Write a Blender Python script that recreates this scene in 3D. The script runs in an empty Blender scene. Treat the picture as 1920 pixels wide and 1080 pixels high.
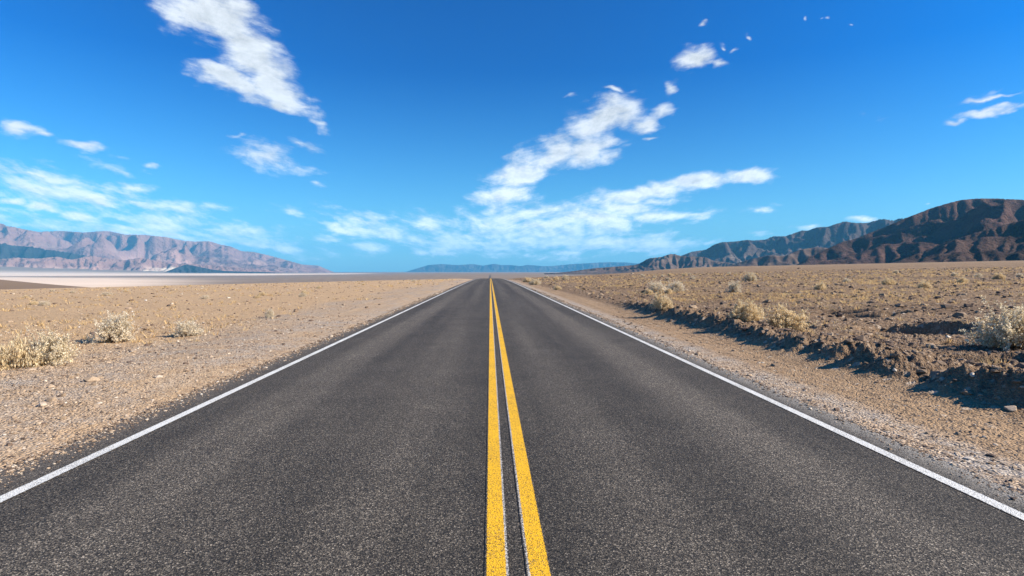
import bpy, math, random
import numpy as np
from mathutils import Vector, Matrix, Euler
random.seed(7)
RS = np.random.RandomState(7)
scene = bpy.context.scene
COL = scene.collection

# ------------------------------------------------------------------ camera
EYE = 1.65
FPX = 1173.0                       # focal length in pixels of a 1920 wide frame
cam_d = bpy.data.cameras.new('camera')
cam_d.sensor_width = 36.0
cam_d.lens = FPX * 36.0 / 1920.0
cam_d.clip_start = 0.05
cam_d.clip_end = 400000.0
cam = bpy.data.objects.new('camera', cam_d)
COL.objects.link(cam)
YAW = math.atan(41 / FPX)
PITCH = math.atan(31 / FPX)
cam.location = (0, 0, EYE)
cam.rotation_euler = Euler((math.radians(90) - PITCH, 0, -YAW), 'XYZ')
scene.camera = cam
CR = cam.rotation_euler.to_matrix()

def pdir(px, py):
    return CR @ Vector(((px - 960) / FPX, -(py - 540) / FPX, -1.0))

# ------------------------------------------------------------------ sun, sky
SUN_AZ = math.radians(101)         # clockwise from the road's direction (+Y)
SUN_EL = math.radians(32)
sun_d = bpy.data.lights.new('sun', 'SUN')
sun_d.energy = 5.0
sun_d.angle = math.radians(0.53)
sun_d.color = (1.0, 0.885, 0.73)
sun = bpy.data.objects.new('sun', sun_d)
COL.objects.link(sun)
sdir = Vector((math.sin(SUN_AZ) * math.cos(SUN_EL), math.cos(SUN_AZ) * math.cos(SUN_EL), math.sin(SUN_EL)))
sun.rotation_euler = sdir.to_track_quat('Z', 'Y').to_euler()

scene.view_settings.view_transform = 'Standard'
scene.view_settings.look = 'None'
scene.view_settings.exposure = 1.1
scene.view_settings.gamma = 1.0
scene.cycles.use_denoising = True
scene.cycles.max_bounces = 5
scene.cycles.diffuse_bounces = 3
scene.cycles.volume_bounces = 1
scene.cycles.transparent_max_bounces = 8
scene.cycles.sample_clamp_indirect = 4.0

# ---- node helper
class NT:
    def __init__(s, tree):
        s.t = tree; s.n = tree.nodes; s.l = tree.links
    def new(s, typ, **kw):
        n = s.n.new(typ)
        for k, v in kw.items(): setattr(n, k, v)
        return n
    def inp(s, sock, v):
        if v is None: return
        if hasattr(v, 'is_output') or isinstance(v, bpy.types.NodeSocket): s.l.new(v, sock)
        else: sock.default_value = v
    def math(s, op, a, b=None, c=None, clamp=False):
        n = s.n.new('ShaderNodeMath'); n.operation = op; n.use_clamp = clamp
        s.inp(n.inputs[0], a); s.inp(n.inputs[1], b); s.inp(n.inputs[2], c)
        return n.outputs[0]
    def vmath(s, op, a, b=None, scale=None):
        n = s.n.new('ShaderNodeVectorMath'); n.operation = op
        s.inp(n.inputs[0], a); s.inp(n.inputs[1], b)
        if scale is not None: s.inp(n.inputs['Scale'], scale)
        return n.outputs['Value'] if op in ('LENGTH', 'DOT_PRODUCT', 'DISTANCE') else n.outputs[0]
    def noise(s, vec, scale, detail=4, rough=0.55, dist=0.0, lac=2.0, out='Fac'):
        n = s.n.new('ShaderNodeTexNoise')
        s.inp(n.inputs['Vector'], vec); s.inp(n.inputs['Scale'], scale)
        n.inputs['Detail'].default_value = detail; n.inputs['Roughness'].default_value = rough
        n.inputs['Distortion'].default_value = dist; n.inputs['Lacunarity'].default_value = lac
        return n.outputs[out]
    def voro(s, vec, scale, feature='F1', out='Distance', rnd=1.0):
        n = s.n.new('ShaderNodeTexVoronoi'); n.feature = feature
        s.inp(n.inputs['Vector'], vec); n.inputs['Scale'].default_value = scale
        n.inputs['Randomness'].default_value = rnd
        return n.outputs[out]
    def ramp(s, fac, stops, interp='LINEAR'):
        n = s.n.new('ShaderNodeValToRGB'); n.color_ramp.interpolation = interp
        e = n.color_ramp.elements
        while len(e) < len(stops): e.new(0.5)
        for i, (p, c) in enumerate(stops):
            e[i].position = p
            e[i].color = (c, c, c, 1) if isinstance(c, (int, float)) else (c[0], c[1], c[2], 1)
        s.inp(n.inputs[0], fac)
        return n.outputs[0]
    def maprange(s, v, a, b, c=0.0, d=1.0, smooth=False):
        n = s.n.new('ShaderNodeMapRange')
        if smooth: n.interpolation_type = 'SMOOTHSTEP'
        s.inp(n.inputs[0], v)
        for i, x in enumerate((a, b, c, d)): s.inp(n.inputs[i + 1], x)
        return n.outputs[0]
    def mix(s, fac, a, b, blend='MIX'):
        n = s.n.new('ShaderNodeMix'); n.data_type = 'RGBA'; n.blend_type = blend
        s.inp(n.inputs[0], fac)
        s.inp(n.inputs[6], a if not isinstance(a, tuple) else (a[0], a[1], a[2], 1))
        s.inp(n.inputs[7], b if not isinstance(b, tuple) else (b[0], b[1], b[2], 1))
        return n.outputs[2]
    def mapping(s, vec, loc=(0, 0, 0), rot=(0, 0, 0), scale=(1, 1, 1), typ='POINT'):
        n = s.n.new('ShaderNodeMapping'); n.vector_type = typ
        s.inp(n.inputs[0], vec)
        n.inputs[1].default_value = loc; n.inputs[2].default_value = rot; n.inputs[3].default_value = scale
        return n.outputs[0]
    def bump(s, h, strength=0.5, dist=0.02, normal=None):
        n = s.n.new('ShaderNodeBump'); n.inputs['Strength'].default_value = strength
        n.inputs['Distance'].default_value = dist
        s.inp(n.inputs['Height'], h); s.inp(n.inputs['Normal'], normal)
        return n.outputs[0]
    def comb(s, x, y, z=0.0):
        n = s.n.new('ShaderNodeCombineXYZ')
        s.inp(n.inputs[0], x); s.inp(n.inputs[1], y); s.inp(n.inputs[2], z)
        return n.outputs[0]
    def sep(s, v):
        n = s.n.new('ShaderNodeSeparateXYZ'); s.inp(n.inputs[0], v); return n.outputs

world = bpy.data.worlds.new('World')
scene.world = world
world.use_nodes = True
W = NT(world.node_tree)
W.n.clear()
sky = W.new('ShaderNodeTexSky'); sky.sky_type = 'NISHITA'; sky.sun_disc = False
sky.sun_elevation = SUN_EL; sky.sun_rotation = SUN_AZ
sky.altitude = 0; sky.air_density = 1.0; sky.dust_density = 0.6; sky.ozone_density = 2.2
# sky as seen through a polariser: deeper, more saturated blue
SKY_STR = 0.09
hs = W.new('ShaderNodeHueSaturation'); hs.inputs['Saturation'].default_value = 1.25
hs.inputs['Hue'].default_value = 0.492; hs.inputs['Value'].default_value = 1.0
W.l.new(sky.outputs[0], hs.inputs['Color'])
tc = W.new('ShaderNodeTexCoord')
cs = W.vmath('DOT_PRODUCT', tc.outputs['Generated'], tuple(sdir))
pol = W.math('MULTIPLY_ADD', W.math('MULTIPLY', cs, cs), 0.68, 0.43)   # polarised band, darkest at right angles to the sun
polc = W.vmath('MULTIPLY', W.comb(W.math('MULTIPLY', pol, pol), pol, W.math('POWER', pol, 0.7)), (0.0, 0.62, 1.20))
upz = W.sep(tc.outputs['Generated'])[2]
skyc = W.mix(1.0, hs.outputs[0], W.mix(W.maprange(upz, 0.0, 0.30), (0.42, 0.76, 0.96), polc), 'MULTIPLY')
bg_sky = W.new('ShaderNodeBackground'); W.l.new(skyc, bg_sky.inputs[0]); bg_sky.inputs[1].default_value = SKY_STR

dx, dy, dz = W.sep(tc.outputs['Generated'])[:]
fy = W.math('MAXIMUM', dy, 0.08)
u = W.math('DIVIDE', dx, fy); v = W.math('DIVIDE', dz, fy)
uv = W.comb(u, v)
# cloud layer coordinates, squeezed towards the horizon as a flat layer is
den = W.math('ADD', v, 0.14)
lay = W.comb(W.math('DIVIDE', u, den), W.math('DIVIDE', 1.0, den))
big = W.noise(lay, 1.6, 2, 0.5, out='Color')
warp = W.vmath('SUBTRACT', big, (0.5, 0.5, 0.5))
sm = W.noise(W.mapping(uv, scale=(9, 16, 1)), 1.0, 3, 0.6, out='Color')
warp2 = W.vmath('SUBTRACT', sm, (0.5, 0.5, 0.5))
wsum = W.vmath('ADD', W.vmath('SCALE', warp, scale=0.035), W.vmath('SCALE', warp2, scale=0.075))
flat = W.maprange(v, 0.0, 0.28, 0.12, 1.0)          # the layer is seen edge-on low down, so it shifts less in height there
uvw = W.vmath('ADD', uv, W.vmath('MULTIPLY', wsum, W.comb(1.0, flat, 0.0)))

def cloud_field(blobs):
    out = None
    ux, vx, _ = W.sep(uvw)[:]
    for (px, py, rx, ry, ang, w) in blobs:
        d = pdir(px, py); cu, cv = d.x / d.y, d.z / d.y
        # z carries the running value only so that the nodes evaluate one after another; its scale makes it count for nothing
        m = W.mapping(W.comb(ux, vx, out if out is not None else 0.0), loc=(cu, cv, 0), rot=(0, 0, math.radians(ang)),
                      scale=(rx / FPX, ry / FPX, 1e6), typ='TEXTURE')
        ln = W.vmath('LENGTH', m)
        f = W.math('MULTIPLY_ADD', ln, -w, w)
        out = f if out is None else W.math('MAXIMUM', out, f)
    return out
# (px, py, half width, half height, tilt ccw deg, weight)
solid = [
    (480, 458, 60, 10, -3, .9), (600, 450, 50, 8, -5, .7), (330, 438, 90, 9, -6, .8), (240, 425, 80, 8, -6, .8), (870, 455, 80, 10, 0, .8), (1050, 472, 70, 8, 0, .75), (1180, 470, 70, 8, 0, .8), (640, 432, 60, 12, -12, .8), (420, 425, 60, 7, -10, .6), (930, 392, 50, 16, 15, .9),
    (1010, 425, 110, 26, 8, 1.0), (1110, 410, 120, 28, 4, 1.15), (1240, 408, 110, 15, 6, 1.05), (1150, 455, 130, 18, 3, 1.0), (1000, 398, 75, 24, 10, 1.0), (905, 425, 70, 20, 15, .8), (790, 428, 60, 18, -15, .7), (660, 415, 70, 16, -14, .75), (560, 402, 60, 10, -12, .75), (200, 375, 90, 12, -10, .85), (60, 330, 120, 12, -8, .85), (250, 345, 60, 10, -12, .7), (1230, 380, 60, 12, 4, .8), (360, 10, 70, 30, -30, .9), (520, 178, 70, 26, -28, 1.0),
    (400, 30, 155, 66, -38, 1.5), (462, 95, 135, 58, -42, 1.5), (505, 150, 120, 42, -33, 1.3), (440, 155, 105, 26, -24, 1.15),
    (560, 190, 50, 15, -15, .8), (590, 230, 22, 9, -20, .6),
    (1300, 110, 46, 34, 30, 1.15), (1342, 116, 28, 15, 0, .8), (1262, 160, 22, 13, 20, .8), (1145, 168, 28, 9, -5, .9), (1068, 179, 14, 6, 0, .5),
    (1322, 42, 13, 7, 0, .75), (1408, 65, 12, 8, 0, .8), (1556, 33, 11, 8, 0, .75), (1388, 86, 14, 6, 20, .6), (1360, 82, 8, 5, 0, .6), (1595, 48, 7, 4, 0, .6), (1505, 36, 7, 4, 0, .6), (1545, 34, 6, 4, 0, .5),
    (1238, 195, 32, 18, 20, .9), (1206, 222, 34, 14, 32, .85), (1130, 225, 92, 46, 22, 1.4), (1105, 272, 84, 42, 20, 1.3),
    (1040, 285, 100, 42, 25, 1.3), (975, 325, 90, 36, 18, 1.2), (945, 365, 70, 32, 10, 1.1), (1140, 292, 30, 22, 10, .75),
    (1400, 328, 72, 20, 12, 1.2), (1310, 346, 110, 21, 9, 1.4), (1200, 362, 110, 24, 6, 1.4), (1165, 385, 100, 22, -8, 1.1), (1205, 392, 36, 12, 8, .7),
    (1860, 208, 90, 12, 13, .9), (1790, 236, 30, 9, 12, .8), (1850, 176, 100, 10, 9, .85), (1205, 251, 16, 6, 0, .6),
    (30, 238, 52, 20, -5, .95), (68, 250, 24, 10, 0, .6), (152, 270, 60, 17, -4, 1.0), (222, 293, 34, 7, -5, .5), (284, 311, 24, 7, 0, .6), (268, 237, 9, 4, 0, .4),
    (500, 296, 74, 34, -10, .95), (560, 265, 42, 12, -22, .5), (545, 312, 70, 16, 0, .65), (600, 340, 24, 6, -10, .5), (446, 257, 20, 5, 0, .4),
    (90, 388, 50, 17, 0, 1.2), (140, 402, 52, 18, -6, 1.2), (30, 385, 40, 11, 0, .9), (403, 434, 20, 6, 0, .6),
    (1437, 393, 34, 8, 3, .6), (1465, 380, 16, 4, 5, .4), (1366, 417, 20, 3.5, 0, .5), (1728, 382, 8, 3, 0, .5),
    (1515, 427, 40, 9, 0, .6), (1440, 440, 48, 8, 0, .6), (1620, 415, 34, 8, 0, .8), (1340, 455, 26, 6, 10, .5),
    (698, 463, 76, 14, 0, .95), (800, 473, 34, 9, 0, .75), (530, 462, 60, 13, -3, .85),
    (1000, 392, 30, 12, 0, .6), (1290, 402, 75, 11, 6, .8), (1060, 182, 8, 4, 0, .4),
]
veil = [
    (1020, 440, 230, 44, 4, 1.0), (1130, 425, 150, 30, 10, .9), (870, 445, 160, 34, 4, .85), (700, 430, 130, 30, -10, .8), (120, 365, 200, 40, -10, .85), (330, 420, 260, 30, -9, .75), (1150, 462, 150, 16, 2, .9),
    (110, 340, 190, 26, -11, .85), (260, 380, 120, 20, -12, .8), (60, 360, 110, 22, -5, .7), (60, 425, 180, 14, -4, .8), (190, 432, 210, 18, -8, .7),
    (215, 313, 58, 9, -10, .5), (360, 445, 210, 22, -7, .7), (480, 432, 70, 14, -10, .6), (395, 395, 60, 14, 0, .4),
    (560, 402, 70, 14, -12, .6), (660, 420, 100, 26, -14, .75), (720, 440, 90, 16, -5, .5), (520, 455, 130, 20, -3, .6), (690, 465, 110, 16, 0, .5),
    (800, 425, 90, 36, 0, .65), (890, 420, 90, 34, 8, .8), (960, 410, 100, 36, 15, .85), (1070, 415, 130, 36, 4, .95), (1100, 450, 160, 26, 0, .8),
    (1210, 455, 120, 22, 3, .85), (1000, 450, 110, 26, 0, .7), (1250, 408, 150, 18, 6, .7), (850, 462, 120, 18, 0, .6), (940, 475, 190, 16, 0, .5),
    (1180, 470, 110, 12, 0, .6), (940, 355, 60, 40, 20, .5), (1820, 185, 130, 14, 10, .35), (445, 8, 60, 20, -40, .4),
]
F1 = cloud_field(solid)
F2 = cloud_field(veil)
den2 = W.math('ADD', v, 0.42)
lay2 = W.comb(W.math('DIVIDE', u, den2), W.math('DIVIDE', 1.0, den2))
det = W.noise(lay2, 8.5, 10, 0.66, 0.2)
vs = W.math('SUBTRACT', v, W.math('MULTIPLY', W.math('ABSOLUTE', u), 0.27))
fine = W.noise(W.comb(W.math('MULTIPLY', u, 10.0), W.math('MULTIPLY', vs, 44.0)), 1.0, 7, 0.66)
nn = W.math('ADD', W.math('MULTIPLY', W.math('SUBTRACT', det, 0.5), 2.0), W.math('MULTIPLY', W.math('SUBTRACT', fine, 0.5), 1.75))
D1 = W.maprange(W.math('ADD', F1, W.math('MULTIPLY', nn, 0.85)), 0.04, 0.98, 0, 1.0, True)
D2 = W.maprange(W.math('ADD', F2, W.math('MULTIPLY', nn, 1.1)), 0.0, 1.05, 0, 0.9, True)
dens = W.math('MAXIMUM', D1, D2)
# relief: bright towards the sun (right and up), greyer on thick undersides
fineb = W.noise(W.vmath('ADD', lay2, (0.012, -0.022, 0)), 8.5, 10, 0.66, 0.2)
rel = W.math('MULTIPLY', W.math('SUBTRACT', det, fineb), 1.3)
thick = W.maprange(F1, 0.5, 1.5, 0.0, 0.10)
lum = W.math('SUBTRACT', W.math('ADD', 1.0, rel), thick, clamp=False)
lum = W.math('MINIMUM', W.math('MAXIMUM', lum, 0.66), 1.08)
ccol = W.vmath('MULTIPLY', W.comb(lum, lum, lum), (0.90, 0.945, 1.0))
bg_cl = W.new('ShaderNodeBackground'); W.l.new(ccol, bg_cl.inputs[0]); W.l.new(W.maprange(v, 0.02, 0.20, 0.78, 0.46), bg_cl.inputs[1])
mask = W.math('MULTIPLY', dens, W.maprange(dy, 0.09, 0.2))
mask = W.math('MULTIPLY', mask, W.maprange(dz, 0.0, 0.02))
mx = W.new('ShaderNodeMixShader'); W.l.new(mask, mx.inputs[0]); W.l.new(bg_sky.outputs[0], mx.inputs[1]); W.l.new(bg_cl.outputs[0], mx.inputs[2])
wo = W.new('ShaderNodeOutputWorld'); W.l.new(mx.outputs[0], wo.inputs['Surface'])
world.cycles.sampling_method = 'MANUAL'; world.cycles.sample_map_resolution = 512

# ------------------------------------------------------------------ numpy noise
_perm = RS.permutation(256); _perm = np.concatenate([_perm, _perm, _perm])
_gr = np.array([(math.cos(a), math.sin(a)) for a in np.linspace(0, 2 * math.pi, 33)[:32]])
def perlin(x, y, seed=0):
    xi = np.floor(x).astype(np.int64); yi = np.floor(y).astype(np.int64)
    xf = x - xi; yf = y - yi
    a = xi & 255; b = (yi + seed * 37) & 255; a1 = (a + 1) & 255; b1 = (b + 1) & 255
    def g(ax, bx, fx, fyy):
        h = _perm[_perm[(ax + seed * 13) & 255] + bx] & 31
        return _gr[h, 0] * fx + _gr[h, 1] * fyy
    sx = xf * xf * xf * (xf * (xf * 6 - 15) + 10); sy = yf * yf * yf * (yf * (yf * 6 - 15) + 10)
    n0 = g(a, b, xf, yf); n1 = g(a1, b, xf - 1, yf); n2 = g(a, b1, xf, yf - 1); n3 = g(a1, b1, xf - 1, yf - 1)
    return ((n0 + sx * (n1 - n0)) * (1 - sy) + (n2 + sx * (n3 - n2)) * sy) * 1.4
def fbm(x, y, octs=4, rough=0.5, seed=0):
    o = 0; a = 1.0; f = 1.0; t = 0
    for i in range(octs):
        o = o + a * perlin(x * f, y * f, seed + i); t += a; a *= rough; f *= 2.03
    return o / t
def sstep(a, b, x):
    t = np.clip((x - a) / (b - a), 0, 1); return t * t * (3 - 2 * t)

# ------------------------------------------------------------------ terrain height
def road_z(y):
    y = np.asarray(y, float)
    q = np.clip(y - 50, 0, 400)
    z = -2.75e-5 * q * q - 0.022 * np.clip(y - 450, 0, 1e9)
    return np.maximum(z, -28.0) if np.ndim(z) else max(z, -28.0)

def macro_z(x, y):
    D = np.hypot(x, y) + 1e-6
    yy = np.maximum(y, 1e-3)
    az = np.where(y > 0, x / np.maximum(np.abs(y), 1e-3), np.where(x > 0, 5, -5))
    w = np.where(D < 60, 1.0, 1 - sstep(0.0, 0.36, az))
    q = np.clip(np.abs(y) - 50, 0, 400)
    drop = 2.75e-5 * q * q + 0.022 * np.clip(np.abs(y) - 450, 0, 1e9)
    lat = np.sign(x) * np.clip(np.abs(x) - 6.0, 0, None)
    cross = 0.0232 * lat
    cross = np.where(cross > 0, 75 * np.tanh(cross / 75), cross)
    z = cross - w * drop
    floor = -28 - 32 * sstep(0.0, 0.45, -az)
    fl = np.where(az < 0.25, floor, -400)
    k = 3.0
    z = np.maximum(z, fl)
    # bajada under the left range
    rise = sstep(13500, 20000, D) * (60 + 250 * sstep(-0.35, -0.95, az) * 1.0) * sstep(-0.22, -0.42, az)
    z = z + rise
    # low brown ridge far left
    gx = (x + 1050) / 260.0; gy = (y - 1120) / 240.0
    z = z + 42.0 * np.exp(-(gx * gx + gy * gy))
    return z

def ridge_amp(y):   # how high the graded berm stands along the road's right side
    a = 0.37 + 0.10 * fbm(y * 0.35, y * 0 + 3.3, 3, 0.6, 5)
    a = a * (1 - 0.85 * np.exp(-((y - 8.75) / 0.42) ** 2))
    a = a * sstep(34.0, 24.0, y) + 0.02
    return a

def detail_z(x, y):
    """relief beside the road within ~200 m"""
    D = np.hypot(x, y)
    side = np.where(x > 0, 1.0, -1.0)
    ax = np.abs(x)
    off = sstep(4.6, 8.0, ax)
    z = np.zeros_like(x)
    near = sstep(400, 150, D)
    z += off * near * 0.14 * fbm(x / 9.0, y / 9.0, 3, 0.5, 11)
    # right: berm with a ragged crest, steep towards the road
    xc = 6.25 + 0.16 * fbm(y * 0.45, y * 0 + 9.1, 3, 0.6, 21) + 0.45 * sstep(8.7, 5.5, y)
    dxx = x - xc
    amp = ridge_amp(y) * (0.84 + 0.50 * fbm(y * 1.7, x * 0.6, 3, .6, 33))
    prof = np.where(dxx < 0, np.exp(-np.abs(dxx / 0.36) ** 1.5), np.exp(-(dxx / 1.1) ** 2) * 0.75 + 0.25 * sstep(3.0, 0, dxx))
    lump = 1 + 0.6 * fbm(x * 2.4, y * 2.4, 4, 0.65, 31)
    z += np.where(x > 0, amp * prof * lump, 0)
    # eroded pits and a gully behind the berm
    for (cx, cy, rx, ry, dep) in PITS:
        q = ((x - cx) / rx) ** 2 + ((y - cy) / ry) ** 2
        m = np.exp(-q ** 3)
        z -= 1.7 * dep * m * (1 + .5 * np.sin(x * 7 + y * 5))
        z += 0.5 * dep * np.exp(-(((x - cx - rx * 1.15) / (rx * .5)) ** 2 + ((y - cy) / ry) ** 2))
    # shoulder ruts
    rut = sstep(4.4, 4.7, x) * sstep(5.6, 5.3, x)
    z += rut * 0.004 * np.sin((x + 0.05 * np.sin(y * .3)) * 28) * sstep(40, 15, y)
    z += np.where(ax > 4.1, 0.012 * fbm(x * 3.3, y * 3.3, 3, 0.6, 41), 0) * near
    rough_r = np.where(x > 0, sstep(5.6, 6.5, x), 0.45 * sstep(5.5, 8.0, ax))
    n = fbm(x * 4.2, y * 4.2, 4, 0.62, 51)
    z += rough_r * near * 0.075 * np.abs(n) * 1.6
    z += sstep(4.2, 5, ax) * near * 0.010 * fbm(x * 16, y * 16, 2, 0.6, 61) * (1 + 1.4 * rough_r)
    return z
def pit_at(px, py, rx, ry, dep):
    d = pdir(px, py); t = -EYE / d.z
    return (d.x * t, d.y * t, rx, ry, dep)
PITS = [pit_at(1600, 600, 1.1, .9, .26), pit_at(1560, 592, 1.2, .8, .18), pit_at(1690, 624, .95, .9, .36), pit_at(1750, 630, .8, .7, .28),
        pit_at(1660, 600, 0.7, .4, .22), pit_at(1810, 652, .8, .5, .2), pit_at(1850, 686, .8, .4, .25), pit_at(1765, 684, .7, .4, .20),
        pit_at(1330, 588, .8, .7, .16), pit_at(1350, 600, .5, .5, .14), pit_at(1490, 618, .5, .5, .1)]

def ground_z(x, y):
    x = np.asarray(x, float); y = np.asarray(y, float)
    z = macro_z(x, y) + detail_z(x, y)
    ax = np.abs(x)
    D = np.hypot(x, y)
    under = np.where(x < 0, 1 - sstep(3.74, 4.02, ax), 1 - sstep(3.66, 3.98, ax))
    edge = np.where(x < 0, -0.030, 0.003)
    lip = (1 - sstep(4.0, 5.2, ax)) * sstep(3.8, 4.05, ax)
    z = z + lip * edge - under * 0.06
    far = sstep(120, 250, D) * (1 - sstep(6, 14, ax)) * 0.5
    return z - far * (ax < 30)

# ------------------------------------------------------------------ mesh helpers
def mesh_np(name, verts, faces, mat=None, smooth=False, parent=None, attrs=None):
    me = bpy.data.meshes.new(name)
    verts = np.asarray(verts, np.float32); faces = np.asarray(faces, np.int32)
    n, k = faces.shape
    me.vertices.add(len(verts)); me.vertices.foreach_set('co', verts.ravel())
    me.loops.add(n * k); me.loops.foreach_set('vertex_index', faces.ravel())
    me.polygons.add(n)
    me.polygons.foreach_set('loop_start', np.arange(0, n * k, k, dtype=np.int32))
    me.polygons.foreach_set('loop_total', np.full(n, k, np.int32))
    me.polygons.foreach_set('use_smooth', np.full(n, smooth))
    if attrs:
        for an, av in attrs.items():
            a = me.attributes.new(an, 'FLOAT', 'POINT'); a.data.foreach_set('value', np.asarray(av, np.float32).ravel())
    me.update(calc_edges=True)
    if mat: me.materials.append(mat)
    o = bpy.data.objects.new(name, me); COL.objects.link(o)
    if parent: o.parent = parent
    return o
def tag(o, label=None, cat=None, group=None, kind=None):
    if label: o['label'] = label
    if cat: o['category'] = cat
    if group: o['group'] = group
    if kind: o['kind'] = kind
    return o
def grid_faces(nr, nc, wrap=False):
    i = np.arange(nr - 1)[:, None]; j = np.arange(nc if wrap else nc - 1)[None, :]
    j2 = (j + 1) % nc
    a = i * nc + j; b = i * nc + j2; c = (i + 1) * nc + j2; d = (i + 1) * nc + j
    return np.stack([a, b, c, d], -1).reshape(-1, 4)

def new_mat(name):
    m = bpy.data.materials.new(name); m.use_nodes = True
    T = NT(m.node_tree); T.n.clear()
    b = T.new('ShaderNodeBsdfPrincipled'); o = T.new('ShaderNodeOutputMaterial')
    T.l.new(b.outputs[0], o.inputs[0])
    b.inputs['Roughness'].default_value = 0.9
    b.inputs['Specular IOR Level'].default_value = 0.25
    return m, T, b
def attr(T, name):
    n = T.new('ShaderNodeAttribute'); n.attribute_name = name; return n.outputs['Fac']
def geopos(T):
    return T.new('ShaderNodeNewGeometry').outputs['Position']

# ------------------------------------------------------------------ materials
def asphalt_nodes(T, pos):
    x, y, z = T.sep(pos)[:]
    ax = T.math('ABSOLUTE', x)
    cell = T.voro(pos, 122.0, 'F1', 'Color')
    cv = T.sep(cell)[0]
    spk = T.ramp(cv, [(0.0, (.012, .012, .012)), (.30, (.034, .032, .030)), (.55, (.072, .066, .060)), (.80, (.130, .119, .105)), (.94, (.235, .218, .19)), (1.0, (.45, .42, .38))])
    # wheel tracks polished pale, with the lane centre darker
    t1 = T.math('ABSOLUTE', T.math('SUBTRACT', ax, 2.55))
    t2 = T.math('ABSOLUTE', T.math('SUBTRACT', ax, 0.95))
    tr = T.math('MAXIMUM', T.maprange(t1, 0.15, 0.6, 1, 0, True), T.math('MULTIPLY', T.maprange(t2, 0.1, 0.45, 1, 0, True), 0.45))
    lng = T.noise(T.mapping(pos, scale=(1.3, 0.05, 1)), 1.0, 4, 0.6)
    blot = T.noise(pos, 0.9, 4, 0.6)
    f = T.math('ADD', T.math('MULTIPLY', tr, 0.34), T.math('MULTIPLY', T.math('SUBTRACT', lng, 0.5), 0.9))
    f = T.math('ADD', f, T.math('MULTIPLY', T.math('SUBTRACT', blot, 0.5), 0.5))
    f = T.math('ADD', f, 0.56)
    spk = T.mix(1.0, spk, (1.06, .965, .83), 'MULTIPLY')
    col = T.mix(1.0, spk, T.comb(f, f, f), 'MULTIPLY')
    # dusty margin beyond the edge lines
    n2 = T.noise(pos, 3.0, 5, 0.65)
    mr = T.maprange(T.math('ADD', x, T.math('MULTIPLY', n2, 0.25)), 3.72, 4.15)
    ml = T.maprange(T.math('SUBTRACT', T.math('MULTIPLY', n2, 0.2), x), 3.66, 4.2)
    col = T.mix(T.math('MULTIPLY', mr, 0.9), col, T.mix(cv, (.075, .07, .062), (.46, .42, .36)))
    col = T.mix(T.math('MULTIPLY', ml, 0.7), col, T.mix(cv, (.06, .05, .042), (.24, .20, .16)))
    h = T.math('ADD', T.voro(pos, 122.0, 'F1', 'Distance'), T.math('MULTIPLY', T.noise(pos, 60, 2), 0.8))
    return col, h, cv

def m_asphalt():
    m, T, b = new_mat('asphalt'); pos = geopos(T)
    col, h, cv = asphalt_nodes(T, pos)
    T.l.new(col, b.inputs['Base Color']); b.inputs['Roughness'].default_value = 0.82
    T.l.new(T.bump(h, 0.65, 0.006), b.inputs['Normal'])
    return m
def m_paint(kind, x0, x1, f0=None, f1=None):
    m, T, b = new_mat(kind + '_road_paint'); pos = geopos(T)
    acol, h, cv = asphalt_nodes(T, pos)
    x, y, z = T.sep(pos)[:]
    jag = T.math('MULTIPLY', T.math('SUBTRACT', T.noise(pos, 55.0, 3, 0.7), 0.5), 0.022)
    xj = T.math('ADD', x, jag)
    def band(a, c, s=0.0025):
        return T.math('MULTIPLY', T.maprange(xj, a - s, a + s), T.maprange(xj, c - s, c + s, 1, 0))
    n1 = T.noise(pos, 95.0, 3, 0.7)
    n2 = T.noise(pos, 1.5, 3, 0.6)
    if kind == 'white':
        pc = T.mix(n1, (.42, .42, .39), (.80, .78, .72)); hole = T.maprange(T.math('ADD', n1, T.math('MULTIPLY', n2, 0.25)), 0.60, 0.50)
    else:
        pc = T.mix(n1, (.48, .225, .006), (.93, .545, .014)); hole = T.maprange(T.math('ADD', n1, T.math('MULTIPLY', n2, 0.2)), 0.58, 0.48)
    keep = T.math('MULTIPLY', band(x0, x1), T.math('SUBTRACT', 1.0, T.math('MULTIPLY', hole, 0.85)))
    col = acol
    if f0 is not None:
        fr = T.math('MULTIPLY', band(f0, f1), T.maprange(n1, 0.44, 0.54))
        col = T.mix(T.math('MULTIPLY', fr, 0.85), col, (.62, .58, .52))
    col = T.mix(keep, col, pc)
    T.l.new(col, b.inputs['Base Color']); b.inputs['Roughness'].default_value = 0.7
    T.l.new(T.bump(h, 0.6, 0.006), b.inputs['Normal'])
    return m

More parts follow.
